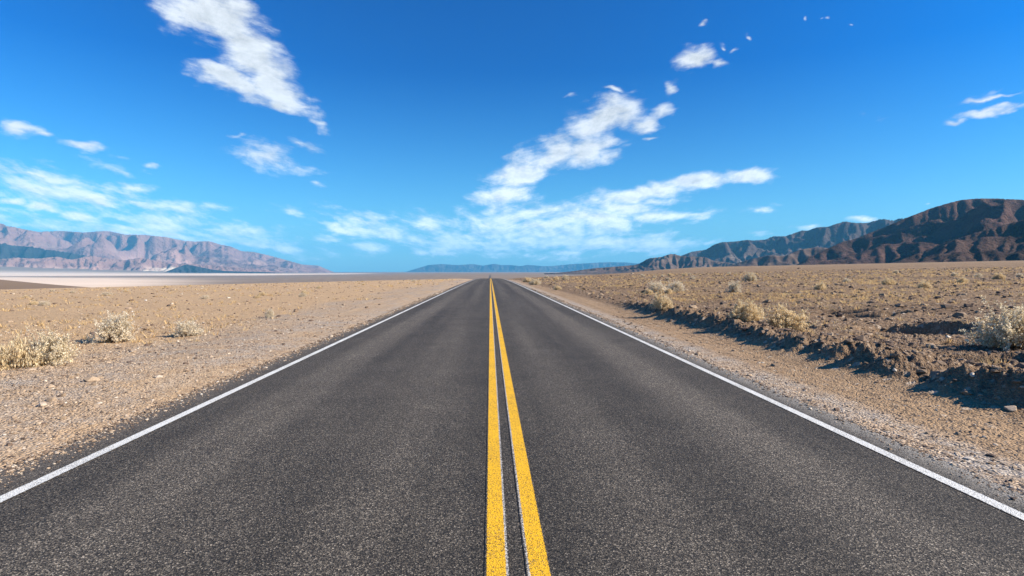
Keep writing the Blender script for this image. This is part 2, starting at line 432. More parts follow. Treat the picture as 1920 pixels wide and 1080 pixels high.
def m_ground():
    m, T, b = new_mat('desert_ground'); pos = geopos(T)
    x, y, z = T.sep(pos)[:]
    playa = attr(T, 'playa'); grass = attr(T, 'grass'); gravel = attr(T, 'gravel'); dark = attr(T, 'dark'); right = attr(T, 'right'); farv = attr(T, 'far')
    big = T.noise(pos, 0.12, 5, 0.6); mid = T.noise(pos, 1.1, 5, 0.65); fin = T.noise(pos, 14.0, 5, 0.7)
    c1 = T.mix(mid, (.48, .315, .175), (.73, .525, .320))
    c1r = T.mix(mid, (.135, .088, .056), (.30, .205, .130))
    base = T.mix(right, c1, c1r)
    base = T.mix(T.math('MULTIPLY', gravel, 0.6), base, T.mix(mid, (.42, .325, .24), (.66, .54, .43)))
    # tyre and grader streaks drawn out along the shoulders
    stk = T.noise(T.mapping(pos, scale=(5.0, .10, 1)), 1.0, 4, 0.6)
    sk = T.maprange(stk, .35, .65, .82, 1.16)
    base = T.mix(T.math('MULTIPLY', T.maprange(T.math('ABSOLUTE', x), 7.5, 5.5), 0.9), base, T.mix(1.0, base, T.comb(sk, sk, sk), 'MULTIPLY'))
    # pebbles: every cell its own colour
    wv = T.vmath('ADD', pos, T.vmath('SCALE', T.noise(pos, 9.0, 2, out='Color'), scale=0.06))
    cA = T.sep(T.voro(wv, 34.0, 'F1', 'Color')); cB = T.sep(T.voro(wv, 11.0, 'F1', 'Color'))
    pebA = T.ramp(cA[0], [(0, (.06, .045, .035)), (.3, (.21, .14, .09)), (.6, (.42, .29, .18)), (.85, (.60, .46, .32)), (1, (.78, .68, .55))])
    pebB = T.ramp(cB[1], [(0, (.06, .046, .038)), (.3, (.16, .115, .08)), (.6, (.32, .23, .155)), (.88, (.48, .38, .28)), (1, (.70, .61, .50))])
    smooth_strip = T.math('MULTIPLY', T.maprange(x, 4.3, 4.6), T.maprange(x, 5.9, 5.6))
    mA = T.math('MULTIPLY', T.maprange(cA[1], 0.45, 0.5), T.math('ADD', T.math('MULTIPLY_ADD', smooth_strip, -0.18, 0.30), T.math('MULTIPLY', gravel, 0.5)))
    base = T.mix(mA, base, pebA)
    mB = T.math('MULTIPLY', T.maprange(T.math('ADD', cB[2], T.math('MULTIPLY', big, .4)), 0.95, 1.0), T.math('ADD', 0.35, T.math('MULTIPLY', right, 0.45)))
    base = T.mix(mB, base, pebB)
    # grey crushed stone along the shoulders
    gm = T.math('MULTIPLY', gravel, T.maprange(T.math('ADD', mid, T.math('MULTIPLY', T.math('SUBTRACT', fin, .5), .5)), 0.42, 0.6))
    base = T.mix(T.math('MULTIPLY', gm, 0.85), base, T.mix(cA[0], (.19, .165, .145), (.60, .54, .47)))
    # dry grass tint on the ground, dark gravel and ridge, berm soil browned to tone its shadow
    gr = T.math('MULTIPLY', grass, T.maprange(T.math('ADD', mid, T.math('MULTIPLY', T.math('SUBTRACT', fin, .5), .6)), 0.40, 0.62))
    base = T.mix(T.math('MULTIPLY', gr, 0.75), base, T.mix(fin, (.30, .18, .07), (.55, .37, .17)))
    base = T.mix(T.math('MULTIPLY', dark, 0.85), base, T.mix(fin, (.075, .048, .032), (.22, .145, .09)))
    # distant valley floor
    pf = T.noise(T.mapping(pos, scale=(.0004, .0016, 1)), 1.0, 5, 0.6)
    fcol = T.mix(pf, (.20, .145, .10), (.32, .25, .19))
    base = T.mix(farv, base, fcol)
    base = T.mix(playa, base, T.mix(pf, (.66, .50, .36), (.95, .78, .62)))
    base = T.mix(1.0, base, (.80, .78, .75), 'MULTIPLY')
    T.l.new(base, b.inputs['Base Color']); b.inputs['Roughness'].default_value = 0.95
    b.inputs['Specular IOR Level'].default_value = 0.12
    h = T.math('ADD', T.math('MULTIPLY', fin, 0.9), T.math('SUBTRACT', 0.5, T.math('MULTIPLY', T.voro(wv, 34.0), 0.9)))
    T.l.new(T.bump(h, 0.85, 0.03), b.inputs['Normal'])
    return m

def m_rock(name, ca, cb, cc, wash, sc, strata=0.0, washf=0.7, bumpd=20.0):
    m, T, b = new_mat(name); pos = geopos(T)
    n1 = T.noise(pos, sc, 6, 0.62, 0.4); n2 = T.noise(pos, sc * 6, 5, 0.65)
    p2 = T.mapping(pos, scale=(.25, .25, 2.2))
    n3 = T.noise(p2, sc * 3.0, 5, 0.6, 0.5)
    col = T.mix(T.maprange(n1, .42, .58), ca, cb)
    col = T.mix(T.math('MULTIPLY', T.maprange(n3, .48, .62), 0.35 + strata), col, cc)
    col = T.mix(T.math('MULTIPLY', T.maprange(n2, .5, .75), 0.3), col, cb)
    wf = attr(T, 'wash')
    wm = T.math('MULTIPLY', T.maprange(T.math('ADD', wf, T.math('MULTIPLY', T.math('SUBTRACT', n2, .5), .5)), .45, .85), washf)
    col = T.mix(wm, col, wash)
    sand = attr(T, 'sand')
    col = T.mix(T.math('MULTIPLY', sand, T.maprange(n2, .3, .5)), col, (.72, .64, .50))
    hgt = attr(T, 'height')
    if strata: col = T.mix(T.maprange(T.math('ADD', hgt, T.math('MULTIPLY', T.math('SUBTRACT', n1, .5), .8)), .45, .62), col, T.mix(n2, ca, cb))
    col = T.mix(1.0, col, (.80, .78, .76), 'MULTIPLY')
    T.l.new(col, b.inputs['Base Color']); b.inputs['Roughness'].default_value = 1.0
    b.inputs['Specular IOR Level'].default_value = 0.05
    h = T.math('ADD', n2, T.math('MULTIPLY', T.noise(pos, sc * 20, 4, .7), 0.5))
    T.l.new(T.bump(h, 0.9, bumpd * 1.4), b.inputs['Normal'])
    return m

def m_stone():
    m, T, b = new_mat('desert_stone'); pos = geopos(T); t = attr(T, 'tint')
    col = T.ramp(t, [(0, (.055, .043, .036)), (.25, (.15, .10, .072)), (.5, (.28, .195, .125)), (.75, (.44, .325, .22)), (.93, (.58, .48, .37)), (1, (.66, .60, .51))])
    n = T.noise(pos, 30.0, 4, .7)
    f = T.maprange(n, .3, .7, .75, 1.25)
    f = T.math('MULTIPLY', f, .80)
    col = T.mix(1.0, col, T.comb(f, f, f), 'MULTIPLY')
    T.l.new(col, b.inputs['Base Color']); T.l.new(T.bump(n, .5, .01), b.inputs['Normal'])
    return m
def m_plant(name, c0, c1, c2, trans=0.3):
    m = bpy.data.materials.new(name); m.use_nodes = True
    T = NT(m.node_tree); T.n.clear()
    t = attr(T, 'tint')
    col = T.ramp(t, [(0, c0), (.5, c1), (1, c2)])
    d = T.new('ShaderNodeBsdfDiffuse'); T.l.new(col, d.inputs[0])
    tr = T.new('ShaderNodeBsdfTranslucent'); T.l.new(col, tr.inputs[0])
    mx = T.new('ShaderNodeMixShader'); mx.inputs[0].default_value = trans
    T.l.new(d.outputs[0], mx.inputs[1]); T.l.new(tr.outputs[0], mx.inputs[2])
    o = T.new('ShaderNodeOutputMaterial'); T.l.new(mx.outputs[0], o.inputs[0])
    return m

M_GROUND = m_ground(); M_ASPH = m_asphalt(); M_STONE = m_stone()

# ------------------------------------------------------------------ terrain sheet
th = np.concatenate([np.radians(np.linspace(-180, -54, 90)[:-1]), np.radians(np.linspace(-54, 54, 1450)), np.radians(np.linspace(54, 180, 90)[1:-1])])
rr = [0.4]
while rr[-1] < 3.0: rr.append(rr[-1] * 1.12)
while rr[-1] < 160: rr.append(rr[-1] * 1.0046)
while rr[-1] < 60000: rr.append(rr[-1] * 1.02)
rr = np.array(rr)
R_, TH_ = np.meshgrid(rr, th, indexing='ij')
gx = (R_ * np.sin(TH_)).ravel(); gy = (R_ * np.cos(TH_)).ravel()
gz = ground_z(gx, gy)
D = np.hypot(gx, gy); az = np.where(gy > 0, gx / np.maximum(gy, 1e-3), np.sign(gx) * 9)
a_far = sstep(900, 2200, D) * sstep(0.35, 0.1, az)
pn = fbm(gx / 2500.0, gy / 900.0, 4, .55, 71)
pz = sstep(2300, 2700, D + 300 * pn) * sstep(9500, 7500, D + 3500 * pn + (az + .75) * 9000) * sstep(-0.36, -0.60, az + 0.10 * pn)
strip = sstep(9800, 11500, D + 1500 * pn) * sstep(16500, 14500, D + 500 * pn) * sstep(-0.16, -0.24, az)
a_playa = np.clip(np.maximum(pz, strip), 0, 1)
gn = fbm(gx / 14.0, gy / 14.0, 4, .6, 81)
a_grass = np.where(gx > 0, sstep(7, 13, gx) * sstep(18, 34, gy) * (0.55 + 0.9 * gn), sstep(5.5, 7.5, -gx) * 0.35 * (0.5 + 1.2 * gn))
a_grass = np.clip(a_grass, 0, 1) * (1 - a_far)
ax = np.abs(gx)
a_gravel = np.where(gx < 0, sstep(9.6, 7.0, ax + 1.6 * gn) * (0.55 + 1.0 * fbm(gx / 1.6, gy / 6.0, 3, .6, 91)), sstep(4.75, 4.3, ax) * 1.0)
a_gravel = np.clip(a_gravel, 0, 1)
hill = np.exp(-(((gx + 1050) / 330.0) ** 2 + ((gy - 1120) / 330.0) ** 2))
gn3 = fbm(gx / 22.0, gy / 9.0, 4, .6, 131)
a_dark = np.clip(sstep(.10, .22, hill) + np.where(gx > 0, .55 * sstep(.02, .22, gn3) * sstep(7.5, 9.5, gx) * sstep(700, 300, D), 0) + np.where(gx > 0, .35 * sstep(5.7, 6.3, gx) * sstep(8.5, 7.0, gx), 0), 0, 1)  # dark ridge and gravel, plus a berm strip darkened to brown its shadow
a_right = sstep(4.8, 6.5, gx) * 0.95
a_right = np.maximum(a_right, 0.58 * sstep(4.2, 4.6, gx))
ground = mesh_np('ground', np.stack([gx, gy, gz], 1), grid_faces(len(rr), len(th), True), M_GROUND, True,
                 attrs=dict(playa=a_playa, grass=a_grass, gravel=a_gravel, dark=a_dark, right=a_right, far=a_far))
tag(ground, 'stony tan desert ground falling to a pale salt flat on the left', kind='structure')

# ------------------------------------------------------------------ road
ys = [-30.0]
while ys[-1] < 300: ys.append(ys[-1] + max(0.10, abs(ys[-1]) * 0.012))
while ys[-1] < 5600: ys.append(ys[-1] * 1.03)
ys = np.array(ys)
rzz = road_z(ys) + np.where(ys > 600, sstep(600, 2000, ys) * 1.2, 0)
eL = -4.02 + 0.10 * fbm(ys * 1.6, ys * 0, 4, .7, 101) + 0.05 * fbm(ys * 0.12, ys * 0 + 5, 2, .6, 103)
eR = 4.02 + 0.11 * fbm(ys * 1.6, ys * 0 + 2, 4, .7, 105) + 0.05 * fbm(ys * 0.1, ys * 0 + 7, 2, .6, 107)
cols = []
for k in np.linspace(0, 1, 9): cols.append(eL * (1 - k) + eR * k)
V = []
zz = [rzz - 0.09] + [rzz] * 9 + [rzz - 0.09]
xs = [eL - 0.02] + cols + [eR + 0.05]
for xx, z_ in zip(xs, zz): V.append(np.stack([xx, ys, z_], 1))
V = np.stack(V, 1).reshape(-1, 3)
road = mesh_np('road', V, grid_faces(len(ys), 11), M_ASPH, False)
tag(road, 'straight worn grey asphalt road running to the horizon', kind='structure')

def stripe(name, x0, x1, mat, label):
    yy = ys[(ys > -28)]; z = road_z(yy) + np.where(yy > 600, sstep(600, 2000, yy) * 1.2, 0) + 0.004
    z = z + np.clip(yy - 60, 0, 300) * 1e-4
    A = np.stack([np.full_like(yy, x0), yy, z], 1); B = np.stack([np.full_like(yy, x1), yy, z], 1)
    o = mesh_np(name, np.stack([A, B], 1).reshape(-1, 3), grid_faces(len(yy), 2), mat)
    tag(o, label, kind='structure')
yL0, yL1 = -0.021, 0.087
yR0, yR1 = 0.216, 0.326
stripe('yellow_line', yL0 - .012, .108, m_paint('yellow', yL0, yL1, yL1 - .002, yL1 + .013), 'left stripe of the double yellow centre line')
stripe('yellow_line', .196, yR1 + .012, m_paint('yellow', yR0, yR1, yR0 - .012, yR0 + .002), 'right stripe of the double yellow centre line')
stripe('white_line', -3.60, -3.48, m_paint('white', -3.592, -3.490), 'white edge line along the left side of the road')
stripe('white_line', 3.52, 3.64, m_paint('white', 3.528, 3.630), 'white edge line along the right side of the road')

# ------------------------------------------------------------------ mountains
def erode(U, dxs, dyy, iters, K, m=0.45, diff=0.0, seed=0, post=1):
    nr, nc = U.shape
    h = fbm(*np.meshgrid(np.arange(nc) / 9.0, np.arange(nr) / 9.0), 4, .6, seed) * 0.05 * U.max()
    h = np.abs(h) * (U > 0) + U * iters * .35
    N = nr * nc
    offs = [(-1, -1), (-1, 0), (-1, 1), (0, -1), (0, 1), (1, -1), (1, 0), (1, 1)]
    dd = [math.hypot(a * dyy, b * dxs) for a, b in offs]
    idx = np.arange(N).reshape(nr, nc)
    border = np.zeros((nr, nc), bool); border[0] = border[-1] = True
    Uf = U.ravel(); bf = border.ravel()
    for it in range(iters):
        best = np.zeros((nr, nc)); rec = idx.copy(); dist = np.ones((nr, nc))
        hp = np.pad(h, 1, mode='edge'); ip = np.pad(idx, 1, mode='edge')
        for (a, b), d in zip(offs, dd):
            s = (h - hp[1 + a:1 + a + nr, 1 + b:1 + b + nc]) / d
            mk = s > best
            best = np.where(mk, s, best); rec = np.where(mk, ip[1 + a:1 + a + nr, 1 + b:1 + b + nc], rec); dist = np.where(mk, d, dist)
        recl = rec.ravel(); order = np.argsort(h.ravel(), kind='stable')
        rl = recl.tolist(); A = [1.0] * N
        for i in order[::-1].tolist():
            r = rl[i]
            if r != i: A[r] += A[i]
        An = np.array(A)
        f = (K * An ** m / dist.ravel()); f[recl == np.arange(N)] = 0
        fl = f.tolist(); hl = (h.ravel() + Uf).tolist(); bl = bf.tolist()
        for i in order.tolist():
            if bl[i]: hl[i] = 0.0; continue
            r = rl[i]; ff = fl[i]
            if ff: 
                v_ = (hl[i] + ff * hl[r]) / (1 + ff)
                hl[i] = v_ if v_ > hl[r] else hl[r] + 1e-4
        h = np.array(hl).reshape(nr, nc)
        if diff:
            hp = np.pad(h, 1, mode='edge')
            h = h + diff * (hp[:-2, 1:-1] + hp[2:, 1:-1] + hp[1:-1, :-2] + hp[1:-1, 2:] - 4 * h)
    for _ in range(post):
        hp = np.pad(h, 1, mode='edge')
        h = h + .2 * (hp[:-2, 1:-1] + hp[2:, 1:-1] + hp[1:-1, :-2] + hp[1:-1, 2:] - 4 * h)
    return h, np.log(An.reshape(nr, nc))

def range_mesh(name, label, pts, d0, d1, base, mat, nc=360, nr=110, iters=32, K=0.9, diff=0.03, det=0.05, seed=1, peak=.5, sand=None, dfreq=1.0, lump=0.9, smooth_s=5, post=1, power=1.0, fold=0.0):
    A = [];
    for (px, py) in pts:
        d = pdir(px, py); A.append((math.atan2(d.x, d.y), d.z / math.hypot(d.x, d.y)))
    A = np.array(A)
    azs = np.linspace(A[0, 0], A[-1, 0], nc)
    tn = np.interp(azs, A[:, 0], A[:, 1])
    ker = np.array([1, 2, 1]) / 4.0
    tn = np.convolve(np.pad(tn, 1, mode='edge'), ker, 'valid')
    ds = np.linspace(d0, d1, nr)
    dm = (d0 + d1) / 2
    H = np.clip(tn * dm + EYE - base, 1.0, None)
    t = np.linspace(0, 1, nr)[:, None]
    az2, t2 = np.meshgrid(azs, np.linspace(0, 1, nr))
    pk = peak + 0.16 * fbm(az2 * dm / (d1 - d0) * 2.2, t2 * 0 + seed, 3, .5, seed)
    tt = np.where(t2 < pk, t2 / pk, (1 - t2) / (1 - pk))
    wx = 0.35 * fbm(az2 * dm / (d1 - d0) * 2.5 + 7, t2 * 2.5, 3, .5, seed + 5); wy = 0.35 * fbm(az2 * dm / (d1 - d0) * 2.5 + 3, t2 * 2.5 + 9, 3, .5, seed + 6)
    bigr = 1 - np.abs(fbm(az2 * dm / (d1 - d0) * 2.6 + wx * 2, t2 * 2.6 + wy * 2, 4, .5, seed + 3)) * 2.6
    U = np.clip(tt, 0, 1) ** 0.8 * np.clip(1 - lump * .55 + lump * bigr * .8, 0.03, None)
    U = np.clip(U, 0, None)
    dxs = dm * (azs[1] - azs[0]); dyy = ds[1] - ds[0]
    sc = math.sqrt(dxs * dyy)
    h, fl = erode(U, dxs / sc, dyy / sc, iters, K, 0.45, diff, seed, post)
    h = h / h.max()
    X = ds[:, None] * np.sin(azs)[None, :]; Y = ds[:, None] * np.cos(azs)[None, :]
    L = H.max() * 0.9 / dfreq
    env = sstep(0, 0.15, h)
    h = h + env * det * (0.5 - np.abs(fbm(X / L, Y / L, 6, .55, seed + 9)) * 1.8)
    if fold:
        a_ = az2 * dm / (d1 - d0)
        fo = 1 - np.abs(fbm(a_ * 3.1 + t2 * 1.9 + seed, t2 * 2.0 - a_ * .8, 4, .5, seed + 21)) * 2.8
        h = h * (1 + fold * fo)
    h = np.clip(h, 0.0, None)
    cm = h.max(0); cm = np.convolve(np.pad(cm, 20, mode='edge'), np.ones(41) / 41, 'valid'); h = np.clip(h / cm[None, :], 0, 1.3) ** power
    need = (tn[None, :] * ds[:, None] + EYE - base)
    ratio = np.where(h > 0.02, need / np.maximum(h, .02), 1e12)
    s = ratio.min(0)
    s = np.minimum(s, 6 * np.median(s))
    kk = np.hanning(smooth_s + 2)[1:-1]; kk /= kk.sum()
    s = np.convolve(np.pad(s, smooth_s // 2, mode='edge'), kk, 'valid')
    Z = base + h * s[None, :]
    fln = np.clip((fl - 1.0) / (fl.max() * .75 - 1.0), 0, 1)
    sa = np.zeros_like(Z)
    if sand is not None:
        for (px, py, rpx, rpy) in sand:
            d = pdir(px, py); a0 = math.atan2(d.x, d.y); e0 = d.z / math.hypot(d.x, d.y)
            el = (Z - EYE) / ds[:, None]
            sa = np.maximum(sa, np.exp(-(((azs[None, :] - a0) * FPX / rpx) ** 2 + ((el - e0) * FPX / rpy) ** 2)))
    o = mesh_np(name, np.stack([X, Y, Z], -1).reshape(-1, 3), grid_faces(nr, nc), mat, True,
                attrs=dict(wash=fln, sand=sa, height=np.clip(h, 0, 1)))
    tag(o, label, kind='structure')
    return o

MR_DARK = m_rock('dark_volcanic_rock', (.065, .040, .034), (.145, .085, .069), (.19, .122, .098), (.24, .165, .13), 0.004, 0.0, .45, 30)
MR_DARK2 = m_rock('brown_volcanic_rock', (.055, .035, .029), (.14, .088, .068), (.18, .125, .10), (.23, .175, .135), 0.006, 0.0, .45, 24)
MR_MID = m_rock('banded_badland_rock', (.055, .042, .040), (.12, .088, .078), (.30, .235, .195), (.30, .235, .195), 0.0018, .25, .5, 30)
MR_LOW = m_rock('reddish_hill_rock', (.075, .048, .038), (.13, .088, .068), (.24, .19, .16), (.20, .15, .12), 0.003, .0, .4, 8)
MR_LEFT = m_rock('pink_mountain_rock', (.15, .085, .078), (.42, .250, .205), (.50, .34, .275), (.36, .25, .215), 0.00045, .1, .45, 110)
MR_LEFTD = m_rock('dark_rock_and_cloud_shadow', (.020, .022, .026), (.04, .042, .048), (.05, .05, .055), (.07, .07, .075), 0.0008, 0, .3, 25)  # dark rock of the cone hill; on the ridge it paints cloud shadow
MR_FAR = m_rock('far_mountain_rock', (.03, .03, .032), (.07, .065, .065), (.11, .10, .10), (.09, .085, .08), 0.0003, 0, .4, 60)

# right, nearest first
range_mesh('hill', 'dark brown spur of the nearest hill at the right edge, in front of the rounded summit',
    [(1600, 512), (1640, 500), (1680, 491), (1719, 476), (1766, 457), (1800, 446), (1841, 433), (1880, 422), (1916, 413), (1960, 404), (2040, 398), (2140, 402), (2300, 430), (2500, 470)],
    2100, 3300, 5, MR_DARK2, 340, 120, 18, .22, .14, .06, 3, .66, fold=.2, dfreq=1.8, post=2, lump=.7, power=.95)
range_mesh('hill', 'large dark rounded volcanic hill rising at the right edge',
    [(1430, 514), (1486, 502), (1513, 484), (1545, 469), (1580, 453), (1603, 448), (1630, 437), (1661, 425), (1695, 410), (1719, 401), (1747, 390), (1776, 381.6), (1794, 376.5), (1822, 372.8), (1841, 372), (1886, 372.7), (1920, 375), (2000, 380), (2100, 372), (2250, 385), (2400, 440), (2550, 480)],
    2900, 5200, 5, MR_DARK, 460, 170, 18, .20, .16, .05, 8, .74, fold=.18, dfreq=1.8, post=4, lump=.8, power=.95)
range_mesh('hill', 'low smooth reddish brown hills at the foot of the pale banded cliffs',
    [(1330, 512), (1347, 504), (1375, 496), (1401, 487.5), (1425, 482), (1445, 478), (1472, 480), (1490, 472), (1505, 467), (1534, 463), (1560, 466), (1620, 475), (1700, 490)],
    4700, 6200, 5, MR_LOW, 240, 80, 20, .4, .2, .02, 15, .5, post=4)
range_mesh('hill', 'pale topped brown hill with dark low foothills trailing towards the road\'s end',
    [(1020, 517), (1032, 513), (1073, 508.5), (1113, 503), (1153, 500), (1190, 497), (1199, 494), (1217, 484), (1240, 482), (1257, 476), (1267, 477), (1276, 480), (1297, 481), (1322, 482), (1338, 489), (1370, 493), (1400, 498), (1450, 508)],
    6600, 8300, -20, MR_LOW, 320, 90, 28, .55, .04, .05, 19, .5, smooth_s=3)
range_mesh('mountain_range', 'jagged blue-grey range with pale banded cliffs behind the dark hill on the right',
    [(1240, 512), (1265, 490), (1276, 480), (1297, 472), (1324, 468), (1338, 459), (1353, 454), (1376, 453), (1384, 452), (1401, 449.6), (1413, 451), (1436, 449), (1449, 443), (1472, 443), (1488, 437.5), (1505, 431.7), (1513, 433), (1532, 426), (1553, 425), (1567, 420), (1584, 415), (1603, 418), (1627, 418), (1650, 411), (1667, 411.6), (1676, 414), (1684, 410), (1720, 408), (1800, 410), (1950, 420)],
    8600, 12500, 10, MR_MID, 440, 130, 18, .32, .12, .09, 23, .70, fold=.4, smooth_s=3, lump=1.0, dfreq=1.8, power=1.1)
# left
range_mesh('mountain_range', 'long pinkish mountain range under the clouds across the salt flat on the left',
    [(-330, 440), (-200, 418), (-100, 414), (0, 418.5), (12, 423), (46, 430), (71, 434.6), (115, 433), (133, 434), (158, 436), (194, 433), (208, 434), (235, 440), (267, 440), (312, 444.6), (342, 451), (365, 453), (392, 452), (411, 458), (432, 462), (453, 471), (474, 472), (509, 480), (536, 487.5), (567, 496), (597, 498), (613, 505), (632, 512.5), (657, 516), (690, 518)],
    19000, 31000, -80, MR_LEFT, 540, 190, 16, .22, .16, .09, 31, .76, fold=.55, smooth_s=3, lump=1.2, dfreq=1.8, post=2, power=1.05)
range_mesh('mountain_range', 'added ridge coloured dark blue as cloud shadow, sloping down from the left edge in front of the pink range',
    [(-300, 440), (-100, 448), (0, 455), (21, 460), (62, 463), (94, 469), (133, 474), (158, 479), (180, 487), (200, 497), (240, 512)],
    17800, 20500, -60, MR_LEFTD, 260, 70, 24, .5, .04, .05, 37, .5)  # ridge added to carry the cloud shadow on the foothills as colour
range_mesh('hill', 'pale tan foothills low in front of the left mountains with a white sand patch',
    [(-300, 478), (-100, 484), (0, 486), (30, 483), (70, 485), (105, 481), (135, 487), (170, 479), (200, 484), (235, 488), (262, 483), (290, 488), (330, 494), (380, 496), (430, 500), (480, 505), (540, 511), (580, 515)],
    16800, 19300, -60, MR_LEFT, 380, 80, 26, .5, .02, .09, 41, .5, sand=[(318, 502, 24, 7), (290, 509, 34, 3)], smooth_s=3)
range_mesh('hill', 'small dark cone-shaped hill beside the white sand patch across the salt flat',
    [(296, 514), (310, 510), (330, 502), (350, 495.6), (372, 500), (396, 505), (420, 508), (450, 509), (500, 510), (540, 513), (560, 515)],
    15800, 17000, -60, MR_LEFTD, 200, 50, 18, .4, .10, .02, 43, .5)
# far ahead
range_mesh('mountain_range', 'faint blue mountain range on the horizon straight beyond the road',
    [(715, 519), (737, 517), (773, 506), (803, 497), (827, 495), (857, 497), (887, 495), (905, 498), (927, 494.5), (940, 497), (960, 497), (975, 499), (990, 496.5), (1017, 499), (1033, 499), (1073, 495), (1107, 493), (1140, 491.5), (1173, 492), (1207, 495), (1260, 499), (1320, 505)],
    35000, 41000, -60, MR_FAR, 460, 90, 20, .5, .03, .16, 47, .5, fold=.5, dfreq=3.5, smooth_s=1)

# ------------------------------------------------------------------ haze
def haze_box():
    s = 61500.0; z0, z1 = -90.0, 2450.0
    v = [(-s, -s, z0), (s, -s, z0), (s, s, z0), (-s, s, z0), (-s, -s, z1), (s, -s, z1), (s, s, z1), (-s, s, z1)]
    f = [(0, 3, 2, 1), (4, 5, 6, 7), (0, 1, 5, 4), (1, 2, 6, 5), (2, 3, 7, 6), (3, 0, 4, 7)]
    m = bpy.data.materials.new('air'); m.use_nodes = True
    T = NT(m.node_tree); T.n.clear()
    vol = T.new('ShaderNodeVolumePrincipled')
    vol.inputs['Color'].default_value = (0.13, 0.52, 0.88, 1)
    vol.inputs['Density'].default_value = 2.15e-5
    vol.inputs['Anisotropy'].default_value = 0.0
    o = T.new('ShaderNodeOutputMaterial'); T.l.new(vol.outputs[0], o.inputs['Volume'])
    ob = mesh_np('haze', v, f, m); tag(ob, 'thin blue desert haze over the valley', kind='stuff')
haze_box()

# ------------------------------------------------------------------ placing
def on_ground(px, py):
    d = pdir(px, py).normalized()
    ts = np.geomspace(1.5, 3000, 420)
    for _ in range(2):
        below = EYE + d.z * ts < ground_z(d.x * ts, d.y * ts)
        i = int(np.argmax(below)) if below.any() else len(ts) - 1
        t = float(ts[i]); ts = np.linspace(ts[max(i - 1, 0)], ts[i], 40)
    return Vector((0, 0, EYE)) + d * t
def gz1(x, y): return float(ground_z(np.array([x]), np.array([y]))[0])

# ------------------------------------------------------------------ stones
def ico():
    p = (1 + 5 ** .5) / 2
    v = np.array([(-1, p, 0), (1, p, 0), (-1, -p, 0), (1, -p, 0), (0, -1, p), (0, 1, p), (0, -1, -p), (0, 1, -p), (p, 0, -1), (p, 0, 1), (-p, 0, -1), (-p, 0, 1)]) / math.hypot(1, p)
    f = np.array([(0, 11, 5), (0, 5, 1), (0, 1, 7), (0, 7, 10), (0, 10, 11), (1, 5, 9), (5, 11, 4), (11, 10, 2), (10, 7, 6), (7, 1, 8), (3, 9, 4), (3, 4, 2), (3, 2, 6), (3, 6, 8), (3, 8, 9), (4, 9, 5), (2, 4, 11), (6, 2, 10), (8, 6, 7), (9, 8, 1)])
    return v, f
IV, IF = ico()
def stones_mesh(name, x, y, size, tint, mat, lift=0.15):
    n = len(x)
    z = ground_z(x, y)
    v = np.repeat(IV[None], n, 0)
    v = v * (1 + 0.55 * (RS.rand(n, 12, 1) - 0.5))
    sc = np.stack([0.7 + 0.7 * RS.rand(n), 0.7 + 0.7 * RS.rand(n), 0.4 + 0.4 * RS.rand(n)], 1)
    v = v * sc[:, None, :]
    a = RS.rand(n) * 6.283; c, s = np.cos(a)[:, None], np.sin(a)[:, None]
    vx = v[:, :, 0] * c - v[:, :, 1] * s; vy = v[:, :, 0] * s + v[:, :, 1] * c
    v = np.stack([vx, vy, v[:, :, 2]], -1) * size[:, None, None]
    v += np.stack([x, y, z + lift * size], 1)[:, None, :]
    f = IF[None] + (np.arange(n) * 12)[:, None, None]
    return mesh_np(name, v.reshape(-1, 3), f.reshape(-1, 3), mat, False, attrs=dict(tint=np.repeat(tint, 12)))
def scatter(n, r0, r1, a0, a1, p=1.0):
    k = RS.rand(n) ** p
    r = np.exp(math.log(r0) + k * (math.log(r1) - math.log(r0)))
    a = np.radians(a0 + RS.rand(n) * (a1 - a0))
    return r * np.sin(a), r * np.cos(a)
# rubble and pebbles that nobody could count
x, y = scatter(62000, 4.2, 190, -50, 55)
D = np.hypot(x, y)
cl = fbm(x / 3.5, y / 3.5, 3, .6, 111)
dens_ = np.where(x > 0, sstep(5.6, 6.6, x) * (0.65 + 0.9 * cl), sstep(4.15, 9, -x) * (0.22 + 0.5 * cl) + .06)
dens_ = np.where((x > 4.25) & (x <= 5.8), 0.05 + 0.25 * sstep(5.2, 5.7, x), dens_)
dens_ = np.where(np.abs(x) < 4.15, 0, dens_)
keep = RS.rand(len(x)) < dens_
x, y, D = x[keep], y[keep], D[keep]
sz = np.exp(RS.randn(len(x)) * 0.55) * np.where(x > 6, 0.021, 0.014) * (1 + D / 38.0)
sz = np.minimum(sz, 0.20) * np.where((x > 0) & (x < 5.8), .6, 1)
tn = np.clip(RS.beta(2.2, 2.2, len(x)) * np.where(x > 0, .74, 1.0) + .02, 0, 1)
o = stones_mesh('rubble', x, y, sz, tn, M_STONE)
tag(o, 'loose stones and pebbles strewn over the desert on both sides of the road', 'stones', kind='stuff')
x, y = scatter(46000, 3.6, 24, -50, 52, 1.0)
ok = (np.abs(x) > 4.08)
x, y = x[ok], y[ok]; D = np.hypot(x, y)
keep = RS.rand(len(x)) < np.where(x < 0, .8, np.where(x < 4.6, .45, .25))
x, y, D = x[keep], y[keep], D[keep]
sz = np.exp(RS.randn(len(x)) * 0.45) * 0.0065 * (1 + D / 16.0)
o = stones_mesh('gravel', x, y, sz, np.clip(RS.beta(2, 1.6, len(x)), 0, 1), M_STONE)
tag(o, 'fine pale gravel scattered over both road shoulders', 'gravel', kind='stuff')

